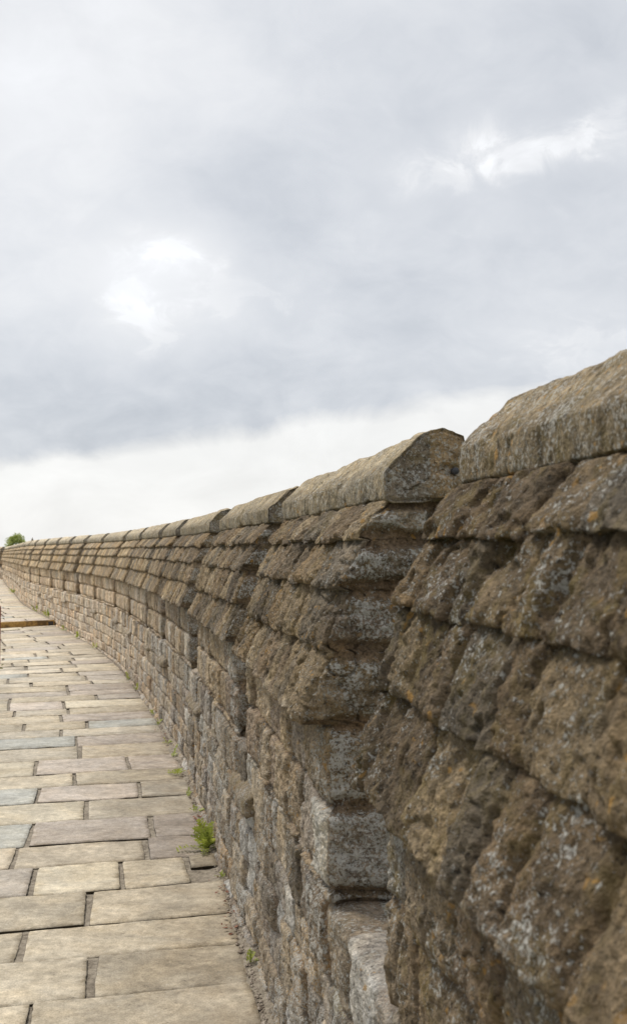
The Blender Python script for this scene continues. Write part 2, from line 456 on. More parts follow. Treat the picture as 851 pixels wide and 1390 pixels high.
    if idx == 2: lich = np.where(on_end & (Z > .8) & (Z < 1.185), .82*(1-joint), lich)
    lich = lich*(1-.6*farness(st))
    ochre = np.where(on_end, .35, .55*hash01(sid, 23)) + .40*(idx == 1)
    if idx == 1: lich = lich + .22*sstep(-.1, .5, vnoise(bx*5, by*5, Z*5, 88))
    c = c*np.array((1.04, .99, .92))
    mask = np.stack([joint, lich, ochre], -1)
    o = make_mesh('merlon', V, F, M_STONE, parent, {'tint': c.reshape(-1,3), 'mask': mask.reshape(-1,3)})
    build_coping(idx, s0, s1, o, dist, r)
    return o

# coping cross-section, clockwise from the walkway's lower edge: (u, z)
CPROF = np.array([(-.152,1.710),(-.137,1.718),(-.135,1.779),(-.139,1.784),(-.219,1.863),(-.228,1.868),(-.270,1.879),(-.312,1.868),(-.321,1.863),
                  (-.405,1.784),(-.411,1.778),(-.412,1.720),(-.400,1.710)])
def build_coping(idx, s0, s1, parent, dist, r):
    px = dist/1177.0
    dp = min(max(.004, 1.3*px), .03); df = min(max(.0036, 2.6*px if dist > 2.3 else .0036), .08)
    Q = CPROF; seg = np.hypot(*np.diff(np.vstack([Q, Q[:1]]), axis=0).T); cum = np.r_[0, np.cumsum(seg)]
    tot = cum[-1]; bottom_start = cum[-2]
    n_top = max(12, int(bottom_start/dp)); ps = np.r_[np.linspace(0, bottom_start, n_top), np.linspace(bottom_start, tot, 8)[1:-1]]
    QQ = np.vstack([Q, Q[:1]]); pu = np.interp(ps, cum, QQ[:,0]); pz = np.interp(ps, cum, QQ[:,1])
    # normals of the section
    def wrapgrad(a):
        return np.roll(a,-1)-np.roll(a,1)
    gu, gz = wrapgrad(pu), wrapgrad(pz); g = np.hypot(gu, gz); nu, nz = -gz/g, gu/g
    cu, cz = -.273, 1.78
    flip = np.sign((pu-cu)*nu + (pz-cz)*nz); flip[flip == 0] = 1; 
    nu *= flip; nz *= flip
    e0 = s0 - .012; e1 = s1 + .012
    rc = .014
    inner = np.arange(e0+rc, e1-rc, df)
    if idx == 1: inner = np.r_[np.arange(e0+rc, s_of_y(.85), .02), np.arange(s_of_y(.85), e1-rc, df)]
    inner = np.r_[inner, e1-rc]
    rings = []          # (s, scale to centroid, normal s component)
    ncap = max(3, int(.14/dp))
    for f in np.linspace(.02, 1, ncap): rings.append((e0, f, -1.0, rc))
    for a in (25, 50, 75): rings.append((e0+rc*(1-math.sin(math.radians(a))), 1, -math.cos(math.radians(a)), rc*(1-math.sin(math.radians(a)))))
    k0 = len(rings)
    for s_ in inner: rings.append((s_, 1, 0, 0))
    for a in (75, 50, 25): rings.append((e1-rc*(1-math.sin(math.radians(a))), 1, math.cos(math.radians(a)), rc*(1-math.sin(math.radians(a)))))
    for f in np.linspace(1, .02, max(3, ncap//2)): rings.append((e1, f, 1.0, rc))
    R = np.array(rings); nr = len(R); nc = len(ps)
    ss = np.repeat(R[:,0:1], nc, 1); sc = R[:,1:2]; nS = np.repeat(R[:,2:3], nc, 1)
    U = cu + (pu-cu)[None,:]*sc - nu[None,:]*R[:,3:4]*.6; Z = cz + (pz-cz)[None,:]*sc - nz[None,:]*R[:,3:4]*.6
    body = np.sqrt(np.clip(1-nS**2, 0, 1))
    bx, by = frame(ss, U)
    # joints across the coping
    Lc = e1-e0
    nj = {1: 3, 2: 3}.get(idx, 2 if Lc > 1.6 else 1)
    J = e0 + Lc*(np.arange(1, nj)/nj) + np.array([r.uniform(-.08,.08) for _ in range(nj-1)])
    joint = np.zeros_like(ss); sid = np.full(ss.shape, idx*31)
    jw = .004 if dist < 8 else .012
    for j_, jj in enumerate(J):
        q = ss - jj + .004*vnoise(bx*20, by*20, Z*20, 91)
        joint = np.maximum(joint, 1 - sstep(jw*.5, jw*2, np.abs(q))); sid = sid + (q > 0)
    h = hash01(sid, 7)-.5
    rel = rock_relief(bx, by, Z, dist, .36, .4)
    D = rel - .010*joint + .006*h
    edge = sstep(1.74, 1.70, Z)
    arris = np.exp(-((Z-1.781)/.016)**2) + np.exp(-((Z-1.718)/.016)**2) + np.exp(-(np.minimum(np.abs(ss-e0), np.abs(ss-e1))/.03)**2) + .8*joint
    D = D - .010*np.clip(arris, 0, 1)*sstep(.15, .7, vnoise(bx*13, by*13, Z*13, 97)) - .003*sstep(.1, .7, vnoise(bx*5.5, by*5.5, Z*5.5, 98))
    D = D - .003*edge + .003*vnoise(bx*5, by*5, Z*2, 93)
    if idx == 2:      # worn socket in the end of the coping
        rr = np.hypot((U+.285)/2.2, Z-1.782)
        D = D - .014*sstep(.022, .004, rr)*(nS < -.5)
    sx = ss + nS*D; uu = U + nu[None,:]*body*D; zz = Z + nz[None,:]*body*D
    X, Y = frame(sx, uu); zz = zz + dz_top(ss) + .004*vnoise(bx*3, by*3, bx*0, 95)
    V = np.stack([X,Y,zz],-1).reshape(-1,3)
    F = grid_faces(nr, nc, True)
    F = np.vstack([F]) 
    fr = farness(ss)[...,None]
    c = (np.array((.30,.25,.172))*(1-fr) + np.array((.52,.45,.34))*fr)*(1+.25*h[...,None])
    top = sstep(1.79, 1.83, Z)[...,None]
    c = c*(.66 + .36*top)  # vertical face darker than the slope: weathering stain plus shade painted into the tint
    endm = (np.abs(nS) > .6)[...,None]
    c = np.where(endm, np.array((.155,.13,.10))*(1+.8*fr), c)  # coping ends tinted darker, shade of the gaps put into the colour
    if idx == 1: c = c*np.array((.74,.70,.64))
    c = c*(1-.5*joint[...,None])
    if idx == 2:
        c = np.where(((U < -.24)[...,None]) & endm, c*np.array((1.7,1.5,1.2)), c)
    mask = np.stack([joint, np.where(endm[...,0], .45, .26 + .16*(idx == 1) + .12*(idx == 2)), np.full_like(ss, .75)], -1)
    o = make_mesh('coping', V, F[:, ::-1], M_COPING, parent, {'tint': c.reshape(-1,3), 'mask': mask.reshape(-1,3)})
    return o

# ------------------------------------------------------------------ parapet
wall = empty('rampart_wall', (float(np.interp(s_of_y(2.4), S, cx)), 2.4, 0.0))
tag(wall, 'long curving crenellated parapet wall of weathered brown sandstone beside the paved walkway', 'wall', None, 'thing')

ends = [(-3.4,-1.35),(-.75,2.07),(2.74,4.66),(5.2,7.45),(8.2,10.4),(10.8,12.05),(12.45,14.4),(14.8,16.5),(16.9,19.2),(19.6,21.3),(21.8,23.2),(23.7,25.2)]
segs = [(s_of_y(a), s_of_y(b)) for a, b in ends]
cur = segs[-1][1]
rr_ = random.Random(3)
while cur < S[-1]-14:
    g = rr_.uniform(.50,.62); l_ = rr_.uniform(1.6,2.3)
    segs.append((cur+g, cur+g+l_)); cur += g+l_
for i_, (a, b) in enumerate(segs): build_merlon(i_, a, b, wall)

def build_base():
    # one long strip of coursed rubble below the merlons
    edges = [S[0]+.2, s_of_y(1.0), s_of_y(2.2), s_of_y(3.2), s_of_y(5), s_of_y(8), s_of_y(12), s_of_y(18), s_of_y(28), s_of_y(44), S[-1]-8]
    ds = [.03,.006,.0075,.0085,.0095,.014,.018,.026,.04,.05]
    r = random.Random(5)
    heights = [-.10]
    while heights[-1] < .64: heights.append(heights[-1] + r.uniform(.085,.15))
    heights[-1] = .765
    if heights[-1]-heights[-2] < .07: heights.pop(-2)
    JS = [joints_between(S[0]-.5, S[-1], .11, .34, r) for _ in heights[:-1]]
    allV, allF, allC, allM = [], [], [], []; off = 0
    srow = np.concatenate([np.arange(a, b, d_) for a, b, d_ in zip(edges[:-1], edges[1:], ds)])
    # build in chunks so that the row density can follow the distance
    for a, b, d_ in zip(edges[:-1], edges[1:], ds):
        ss = np.r_[np.arange(a, b, d_), b]
        dist = max(1.5, float(np.interp(a, S, np.hypot(cx, cy))))
        dz = .006
        zz = np.arange(-.10, .765, dz); zz = np.r_[zz, .765]
        U0 = np.zeros(len(zz))
        zz = np.r_[zz, .772, .772, .772, -.4]; U0 = np.r_[U0, -.03, -.3, -.62, -.62]
        body = np.r_[np.ones(len(zz)-4), .5, 0, 0, 0]
        nr, nc = len(zz), len(ss)
        Z = np.repeat(zz[:,None], nc, 1); Sg = np.repeat(ss[None,:], nr, 0); U = np.repeat(U0[:,None], nc, 1)
        bx, by = frame(Sg, U)
        zwob = Z + .016*vnoise(bx*4, by*4, Z*2, 101) + .005*vnoise(bx*22, by*22, Z*22, 103)
        ws = Sg + .012*vnoise(bx*12, by*12, Z*12, 105)
        ck = np.clip(np.searchsorted(heights, zwob)-1, 0, len(heights)-2)
        H = np.array(heights); ez = np.minimum(zwob-H[ck], H[ck+1]-zwob)
        es = np.zeros_like(Z); sid = np.zeros(Z.shape, int)
        for k_ in range(len(heights)-1):
            m = ck == k_; J = JS[k_]; q = ws[m]; n_ = np.clip(np.searchsorted(J, q), 1, len(J)-1)
            es[m] = np.minimum(q-J[n_-1], J[n_]-q); sid[m] = n_ + k_*5003
        e = np.minimum(es, ez)
        joint = (1 - sstep(.003, .014, e))*(.45 + .55*sstep(-.4, .3, vnoise(bx*5, by*5, Z*5, 106)))
        h1 = hash01(sid, 1)-.5; h2 = hash01(sid, 2)-.5
        D = -.020*joint + .004*sstep(0,.03,e) + .019*h1 + .008*h2 + rock_relief(bx, by, Z, dist, .9, .35)
        D = D*body[:,None] + .02*vnoise(bx*.7, by*.7, Z*.7, 107)*body[:,None] - .01
        D = D + .025*sstep(.04,-.02,Z)*body[:,None]*(.4+.6*np.abs(vnoise(bx*5, by*5, Z*2, 108)))
        X, Y = frame(Sg, U + D)
        V = np.stack([X, Y, Z + np.where(Z > .7, dz_top(Sg), 0)], -1).reshape(-1,3)
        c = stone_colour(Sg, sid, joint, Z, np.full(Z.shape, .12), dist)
        # more ochre, reddish stones lower down
        c = c*np.where((hash01(sid, 31) > .8)[...,None], np.array((1.10,.99,.86)), 1.0)
        mask = np.stack([joint, .22+.6*hash01(sid, 21)**2*(1-joint)*(1-.5*farness(Sg)), .6*hash01(sid, 23)], -1)
        allV.append(V); allF.append(grid_faces(nr, nc)[:, ::-1]+off); allC.append(c.reshape(-1,3)); allM.append(mask.reshape(-1,3)); off += len(V)
    make_mesh('parapet', np.vstack(allV), np.vstack(allF)[:, ::-1], M_STONE, wall, {'tint': np.vstack(allC), 'mask': np.vstack(allM)})
build_base()

def noisy_block(name, corners, parent, res, tint, mask, mat=M_STONE, amp=1.0, seed=0, dist=4, round_=.02):
    """corners: function (a,b,c in 0..1) -> s,u,z ; a closed box surface with relief"""
    from itertools import product
    n = res; idx = {}; V = []; F = []
    def vid(i, j, k_):
        key = (i, j, k_)
        if key not in idx:
            idx[key] = len(V); V.append((i/n[0], j/n[1], k_/n[2]))
        return idx[key]
    for ax in range(3):
        o1, o2 = [(1,2),(2,0),(0,1)][ax]
        for side in (0, n[ax]):
            for i in range(n[o1]):
                for j in range(n[o2]):
                    q = []
                    for (di, dj) in ((0,0),(1,0),(1,1),(0,1)):
                        c = [0,0,0]; c[ax] = side; c[o1] = i+di; c[o2] = j+dj; q.append(vid(*c))
                    F.append(q if side else q[::-1])
    A = np.array(V); s, u, z = corners(A[:,0], A[:,1], A[:,2])
    ctr = np.array([s.mean(), u.mean(), z.mean()])
    x, y = frame(s, u)
    # pull edges in to round them
    ed = np.sort(np.minimum(A, 1-A), axis=1)[:,1]
    pull = round_*sstep(.16, 0, ed)
    rel = fbm(x+seed, y, z, 7, 3, 3)*.010*amp + fbm(x+seed, y, z, 40, 2, 13)*.004*amp
    d = np.stack([s,u,z],-1)-ctr; dl = np.linalg.norm(d, axis=1, keepdims=True)
    q = np.stack([s,u,z],-1) + d/dl*(rel-pull)[:,None]
    X, Y = frame(q[:,0], q[:,1])
    Vw = np.stack([X,Y,q[:,2]],-1)
    c = np.tile(np.array(tint), (len(Vw),1)); m = np.tile(np.array(mask, float), (len(Vw),1))
    return make_mesh(name, Vw, np.array(F), mat, parent, {'tint': c, 'mask': m})

# weathered sloping sill stones in the gaps between the merlons
for i_ in range(len(segs)-1):
    a = segs[i_][1]; b = segs[i_+1][0]; d_ = float(np.interp(a, S, np.hypot(cx, cy)))
    dzv = float(dz_top(np.array(a)))
    r = random.Random(900+i_)
    zt = .79 + r.uniform(-.02,.02); pr = r.uniform(.015,.04); fr = float(farness(np.array(a)))
    b0 = .60
    if i_ == 1: zt, pr, b0 = .775, -.01, .80
    def shp(A, B, C, a=a, b=b, zt=zt, pr=pr, dzv=dzv, b0=b0):
        s = a - .06 + (b-a+.12)*A + (.02*(1-C))*(A-.5)
        u = -.56 + (.56+pr)*B
        top = zt - .20*np.clip((B-b0)/(1-b0), 0, 1)
        bot = .74 - .20*B
        return s, u, bot + (top-bot)*C + dzv
    res = (14, 26, 8) if d_ < 6 else ((6, 10, 3) if d_ < 20 else (3,5,2))
    t_ = np.array((.22,.18,.13) if i_ != 1 else (.30,.26,.18))*(1-fr) + np.array((.42,.35,.27))*fr
    noisy_block('sill_stone', shp, wall, (26,50,14) if i_ == 1 else res, t_*(1.0 if i_ == 1 else r.uniform(.75,1.1)), (.0,.62 if i_ == 1 else .3,.9), seed=i_*3.1, dist=d_)

# pin in the worn socket of the second coping
def cyl(name, p0, p1, rad, mat, parent=None, n=14, origin=None):
    p0 = np.array(p0, float); p1 = np.array(p1, float); d = p1-p0; d /= np.linalg.norm(d)
    a = np.cross(d, (0,0,1) if abs(d[2]) < .9 else (1,0,0)); a /= np.linalg.norm(a); b = np.cross(d, a)
    th = np.linspace(0, 2*math.pi, n, endpoint=False)
    ring = lambda p, r_: p + r_*(np.cos(th)[:,None]*a + np.sin(th)[:,None]*b)
    V = np.vstack([ring(p0, rad*.85), ring(p0+d*rad*.15, rad), ring(p1-d*rad*.15, rad), ring(p1, rad*.85)])
    F = grid_faces(4, n, True).tolist() + [list(range(n))[::-1], list(range(3*n, 4*n))]
    return make_mesh(name, V, F, mat, parent, None, True, origin)
m2 = [o for o in wall.children if o.name.startswith('merlon')]
m2 = sorted(m2, key=lambda o: o.name)[2]
s2 = segs[2][0]
xa, ya = frame(np.array(s2-.020), np.array(-.300)); xb, yb = frame(np.array(s2+.05), np.array(-.303))
cyl('iron_pin', (float(xa), float(ya), 1.783), (float(xb), float(yb), 1.783), .0085, M_LEAD, m2)

# masonry core carrying the walkway
def strip(name, us_, zs_, mat, parent=None, step=.5, kind=None, s_a=None, s_b=None):
    ss = np.r_[np.arange(s_a if s_a is not None else S[0]+.2, s_b if s_b is not None else S[-1]-8, step), s_b if s_b is not None else S[-1]-8]
    nr = len(ss); nc = len(us_)
    Sg = np.repeat(ss[:,None], nc, 1); U = np.repeat(np.array(us_)[None,:], nr, 0); Z = np.repeat(np.array(zs_)[None,:], nr, 0)
    X, Y = frame(Sg, U); V = np.stack([X,Y,Z],-1).reshape(-1,3)
    return V, grid_faces(nr, nc, False), Sg
PW = 1.74     # walkway width
V, F, _ = strip('c', [-.66,-.66,PW+.25,PW+.25], [-5.3,-.13,-.13,-5.3], M_RUB)
make_mesh('curtain', V, F, M_RUB, wall, None, False)

# ------------------------------------------------------------------ walkway
F_PX = 1600.0
def px_to_x(xp, y): return (xp-425.5)/F_PX*y
def u_of(x, y):
    d2 = (cx-x)**2 + (cy-y)**2; i_ = int(np.argmin(d2))
    return float((x-cx[i_])*(-ty[i_]) + (y-cy[i_])*tx[i_]), float(S[i_])
SLABPAL = np.array([(.60,.52,.40),(.56,.50,.40),(.51,.46,.40),(.53,.465,.40),(.50,.50,.46),(.65,.58,.45),(.57,.50,.385),(.60,.54,.44)])
rows = []
yline = [4.62,5.0,5.475,5.96,6.416,6.93,7.51,7.975,8.435,9.0,9.6]
jpx = [[33],[120],[46,167,260],[200],[42,207],[118],[51,190],[102],[50,175],[108],[12,101]]
tints = [[6,6],[6,6],[5,6,6],[0,3],[4,3,3],[5,1],[4,3,1],[6,6],[5,3,3],[1,0],[5,6,3]]
scam = 0
rs = random.Random(21)
srows = []
for k_, y in enumerate(yline):
    x = px_to_x(127, y); u, s = u_of(x, y); srows.append(s)
# nearer rows, towards and under the camera
s = srows[0]; pre = []
while s > S[0]+1: s -= rs.uniform(.42,.58); pre.append(s)
pre = pre[::-1]
post = []; s = srows[-1]
while s < STEP_S-.6: s += rs.uniform(.40,.60); post.append(s)
if STEP_S-.06-post[-1] > .3: post.append(STEP_S-.06)
else: post[-1] = STEP_S-.06
bounds = pre + srows + post
nper = len(pre)
slV, slF, slC, slM = [], [], [], []; off = 0
def shear(s, u):
    bl = sstep(STEP_S-10, STEP_S-2, s)*sstep(STEP_S+9, STEP_S+2, s)
    return s + (.9-u)*(.12 + .30*bl) + .36*bl
def add_slab(s0, s1, u0, u1, tint, skew, z, foot_dark, dist, rnd):
    global off
    g = rnd.uniform(.004,.008)
    nu_ = max(3, int((u1-u0)/(.02 if dist < 9 else .09))); ns_ = max(3, int((s1-s0)/(.025 if dist < 9 else .09)))
    b = .0035 if dist < 9 else .008
    ua = np.r_[0, b, np.linspace(b, (u1-u0)-b, nu_)[1:-1], (u1-u0)-b, (u1-u0)]
    sa = np.r_[0, b, np.linspace(b, (s1-s0)-b, ns_)[1:-1], (s1-s0)-b, (s1-s0)]
    UU, SS = np.meshgrid(ua+u0, sa+s0)
    edge_u = np.minimum(UU-u0, u1-UU); edge_s = np.minimum(SS-s0, s1-SS)
    e = np.minimum(edge_u, edge_s)
    # irregular outlines
    jx = .0035*vnoise(UU*7, SS*7, UU*0+z*100, 201)+.002*vnoise(UU*40, SS*40, UU*0, 203)
    cu_ = (UU-(u0+u1)/2)/(u1-u0)*2; cs_ = (SS-(s0+s1)/2)/(s1-s0)*2
    U2 = UU - cu_*g*1.2 + jx + skew[1]*(SS-s0); fs_ = (SS-s0)/(s1-s0); S2 = SS - cs_*g + jx*.5 + (skew[0]*(1-fs_) + skew[2]*fs_)*(UU-.8)
    ch = rnd.uniform(.0,.35)
    rcut = np.clip(np.abs(cu_)+np.abs(cs_)-1.9, 0, 1); U2 -= cu_*rcut*.10*ch; S2 -= cs_*rcut*.10*ch
    Z = z + .0035*fbm(UU, SS, UU*0+z*50, 5, 3, 207) - .005*(1-sstep(0,b*1.01,e)) - .0012*(1-sstep(0,.03,e)) + rnd.uniform(-.003,.003)*cu_ + rnd.uniform(-.002,.002)*cs_
    X, Y = frame(shear(S2, U2), U2); nr, nc = X.shape
    V = np.stack([X,Y,Z],-1).reshape(-1,3)
    F = grid_faces(nr, nc)
    # skirt
    ringi = np.r_[np.arange(nc), np.arange(1,nr)*nc+nc-1, ((nr-1)*nc+np.arange(nc-1)[::-1]), (np.arange(1,nr-1)[::-1])*nc]
    SV = V[ringi].copy(); SV[:,2] -= .07
    base = len(V); m = len(ringi); i_ = np.arange(m)
    SF = np.stack([ringi, base+i_, base+(i_+1)%m, ringi[(i_+1)%m]], -1)
    V = np.vstack([V, SV]); F = np.vstack([F, SF[:, ::-1]])
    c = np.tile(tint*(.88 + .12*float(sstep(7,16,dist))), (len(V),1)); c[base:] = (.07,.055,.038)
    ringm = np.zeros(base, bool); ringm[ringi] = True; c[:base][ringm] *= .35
    dm = np.r_[(np.clip(foot_dark*sstep(.95,.1,UU),0,1)).ravel(), np.full(m, .8)]  # darkening mask, strongest next to the wall
    slV.append(V); slF.append(F[:, ::-1]+off); slC.append(c); eg = np.r_[(sstep(.05, .0, e)).ravel(), np.zeros(m)]; slM.append(np.stack([dm, eg, dm*0],-1)); off += len(V)

skews = [rs.uniform(-.014,.014) for _ in bounds]
for bi in range(len(bounds)-1):
    s0, s1 = bounds[bi], bounds[bi+1]; mid = .5*(s0+s1)
    dist = float(np.interp(mid, S, np.hypot(cx, cy))); q = bi-nper
    if 0 <= q < len(yline)-1 and q < len(jpx):
        ymid = .5*(yline[q]+yline[q+1])
        ju = sorted([u_of(px_to_x(xp, ymid), ymid)[0] for xp in jpx[q]])
        tl = [SLABPAL[t_] for t_ in tints[q]][::-1]       # from the wall outwards
        left = ju[-1] if ju else .1
    else:
        ju = []; left = rs.uniform(.45,.95) ; ju.append(left); tl = None
    while left < PW-.45:
        left += rs.uniform(.5,.95)
        if left < PW-.22: ju.append(left)
    us_ = [.012] + ju + [PW + rs.uniform(-.05,.05)]
    sk = skews[bi]; sk1 = skews[bi+1]
    for j_ in range(len(us_)-1):
        tint = tl[j_] if tl and j_ < len(tl) else SLABPAL[rs.choice([0,1,2,3,4,5,6,7,7,6]) if bi > nper else 6]*1.0
        tint = tint*rs.uniform(.84,1.10)
        gp = rs.choice([rs.uniform(.003,.006), rs.uniform(.006,.012)]) if dist < 9 else rs.uniform(.003,.008)
        foot_dark = (.9 if j_ == 0 else .55) if dist < 9 else .5
        if q == 2 and j_ == 0:       # the broken slab by the wall foot
            add_slab(s0+.0, s0+(s1-s0)*.34, us_[0], us_[1]-gp, tint, (sk,0,sk), -.030, foot_dark, dist, rs); 
            add_slab(s0+(s1-s0)*.52, s1, us_[0], us_[1]-gp, tint*.85, (sk1,0,sk1), .006, 1, dist, rs); continue
        if q == 4 and j_ == 0: tint = tint*.85
        add_slab(s0, s1, us_[j_]+gp, us_[j_+1]-gp, tint, (sk, rs.uniform(-.025,.025), sk1), rs.uniform(-.004,.004), foot_dark, dist, rs)
# beyond the step: the walkway is 9 cm higher
bnd2 = [STEP_S+.06]
while bnd2[-1] < S[-1]-9: bnd2.append(bnd2[-1]+rs.uniform(.45,.65))
for s0, s1 in zip(bnd2[:-1], bnd2[1:]):
    us_ = [.03]
    while us_[-1] < PW-.4: us_.append(us_[-1]+rs.uniform(.5,.95))
    us_[-1] = PW
    for j_ in range(len(us_)-1):
        add_slab(s0, s1, us_[j_]+.006, us_[j_+1]-.006, SLABPAL[rs.randrange(len(SLABPAL))]*rs.uniform(1.0,1.16), (0,0,0), .09+rs.uniform(-.004,.004), .15, 30, rs)
path = make_mesh('path', np.vstack(slV), np.vstack(slF), M_SLAB, None, {'tint': np.vstack(slC), 'mask': np.vstack(slM)})
tag(path, kind='structure')
# bed under the slabs
def bed(s_a, s_b, z, step, nu_):
    ss = np.arange(s_a, s_b, step); ss = np.r_[ss, s_b]; us_ = np.linspace(-.03, PW+.2, nu_)
    Sg, U = np.meshgrid(ss, us_, indexing='ij'); X, Y = frame(shear(Sg, U), U)
    Z = z + .003*fbm(X, Y, X*0, 9, 3, 301) + .003*vnoise(X*2.2, Y*2.2, X*0, 305) + .02*sstep(.07,-.01,U)
    return np.stack([X,Y,Z],-1).reshape(-1,3), grid_faces(len(ss), nu_)
V1, F1 = bed(s_of_y(3.6), s_of_y(11), -.013, .02, 90); V2, F2 = bed(s_of_y(11)-.01, STEP_S, -.014, .08, 30)
V3, F3 = bed(STEP_S, S[-1]-8.5, .07, .2, 16); V0, F0 = bed(S[0]+.3, s_of_y(3.6)+.01, -.012, .1, 20)
VV = []; FF = []; o_ = 0
for v_, f_ in ((V0,F0),(V1,F1),(V2,F2),(V3,F3)): VV.append(v_); FF.append(f_+o_); o_ += len(v_)
tag(make_mesh('path_bed', np.vstack(VV), np.vstack(FF), M_BED, None), kind='structure')

# timber step edge
def box_mesh(name, s0, s1, u0, u1, z0, z1, mat, parent=None, origin=None, nseg=12, jit=.004):
    seed = s0
    A = []
    for i_ in range(nseg+1):
        u = u0+(u1-u0)*i_/nseg
        for (ds_, dz_) in ((0,0),(1,0),(1,.88),(.88,1),(.12,1),(0,.88)):
            A.append((s0+(s1-s0)*ds_, u, z0+(z1-z0)*dz_))
    A = np.array(A); n = vnoise(A[:,1]*6, A[:,0]*6, A[:,2]*6, 401)*jit
    X, Y = frame(shear(A[:,0]+n, A[:,1]), A[:,1]); V = np.stack([X,Y,A[:,2]+n],-1)
    F = grid_faces(nseg+1, 6, True).tolist() + [[0,1,2,3,4,5][::-1], [nseg*6+i_ for i_ in range(6)]]
    return make_mesh(name, V, F, mat, parent, None, False, origin)
ox, oy = frame(np.array(STEP_S), np.array(.8))
st_ = empty('timber_step', (float(ox), float(oy), 0))
tag(st_, 'brown weathered timber beam edging the low step across the walkway', 'step')
box_mesh('beam', STEP_S-.055, STEP_S+.05, .03, PW+.02, -.02, .115, M_WOOD, st_)
box_mesh('bracket', STEP_S-.062, STEP_S-.056, .05, .16, -.02, .09, M_LEAD, st_, nseg=2, jit=0)

# low iron railing along the open edge
yp = 16.5; up, sp_ = u_of(px_to_x(-1.0, yp), yp)
rail = empty('iron_railing', (float(frame(np.array(sp_), np.array(up))[0]), float(frame(np.array(sp_), np.array(up))[1]), 0))
tag(rail, 'rusty red iron railing standing on the open left edge of the walkway', 'railing')
prev = None
for k_ in range(-3, 4):
    s_ = sp_ + k_*2.4; x_, y_ = frame(np.array(s_), np.array(up + (.0 if k_ == 0 else .22)))
    zb = .09 if s_ > STEP_S else 0
    cyl('post', (float(x_), float(y_), zb-.08), (float(x_)+.015, float(y_), zb+.80), .016, M_IRON, rail)
    cur_ = (float(x_)+.015, float(y_), zb+.78)
    if prev: cyl('rail', prev, cur_, .014, M_IRON, rail, 8)
    prev = cur_

# ------------------------------------------------------------------ grit, leaves and weeds at the wall foot
def pebbles():
    V = []; F = []; C = []; r = random.Random(8)
    base = [(0,0,1),(1,0,0),(0,1,0),(-1,0,0),(0,-1,0),(0,0,-1)]
    fc = [(0,1,2),(0,2,3),(0,3,4),(0,4,1),(5,2,1),(5,3,2),(5,4,3),(5,1,4)]
    for i_ in range(1500):
        y = 3.8 + (r.random()**1.5)*16; s_ = s_of_y(y); u = abs(r.gauss(.0,.016))+.006
        sz = r.uniform(.002,.007)*(1 if r.random() < .9 else 2.0)
        x_, y_ = frame(np.array(s_), np.array(u)); zc = sz*.3 - .002 + max(0, .02-u*.5)*.3
        o = len(V)
        for b in base: V.append((float(x_)+b[0]*sz*r.uniform(.7,1.4), float(y_)+b[1]*sz*r.uniform(.7,1.4), zc+b[2]*sz*.7))
        F += [tuple(o+q for q in f) for f in fc]
    o = make_mesh('gravel', V, F, M_GRAVEL, None, None, False); tag(o, 'loose grit and pebbles along the foot of the wall', None, None, 'stuff')
    V = []; F = []
    for i_ in range(70):
        y = r.choice([5.0,5.3,5.5,6.6,6.9,9.9,10.4])+r.gauss(0,.12); s_ = s_of_y(y); u = abs(r.gauss(.03,.03))+.01; a = r.uniform(0,6.28); sz = r.uniform(.006,.016)
        x_, y_ = frame(np.array(s_), np.array(u)); x_ = float(x_); y_ = float(y_); o = len(V); z = .006+r.random()*.008
        for k_ in range(5):
            rr = sz*(1 if k_ % 2 else .55); t_ = a+k_*1.256
            V.append((x_+math.cos(t_)*rr, y_+math.sin(t_)*rr, z+r.uniform(-.002,.006)))
        F.append((o,o+1,o+2,o+3,o+4))
    o = make_mesh('fallen_leaves', V, F, M_DEADLEAF, None, None, False); tag(o, 'small dead reddish leaves caught at the foot of the wall', None, None, 'stuff')
pebbles()

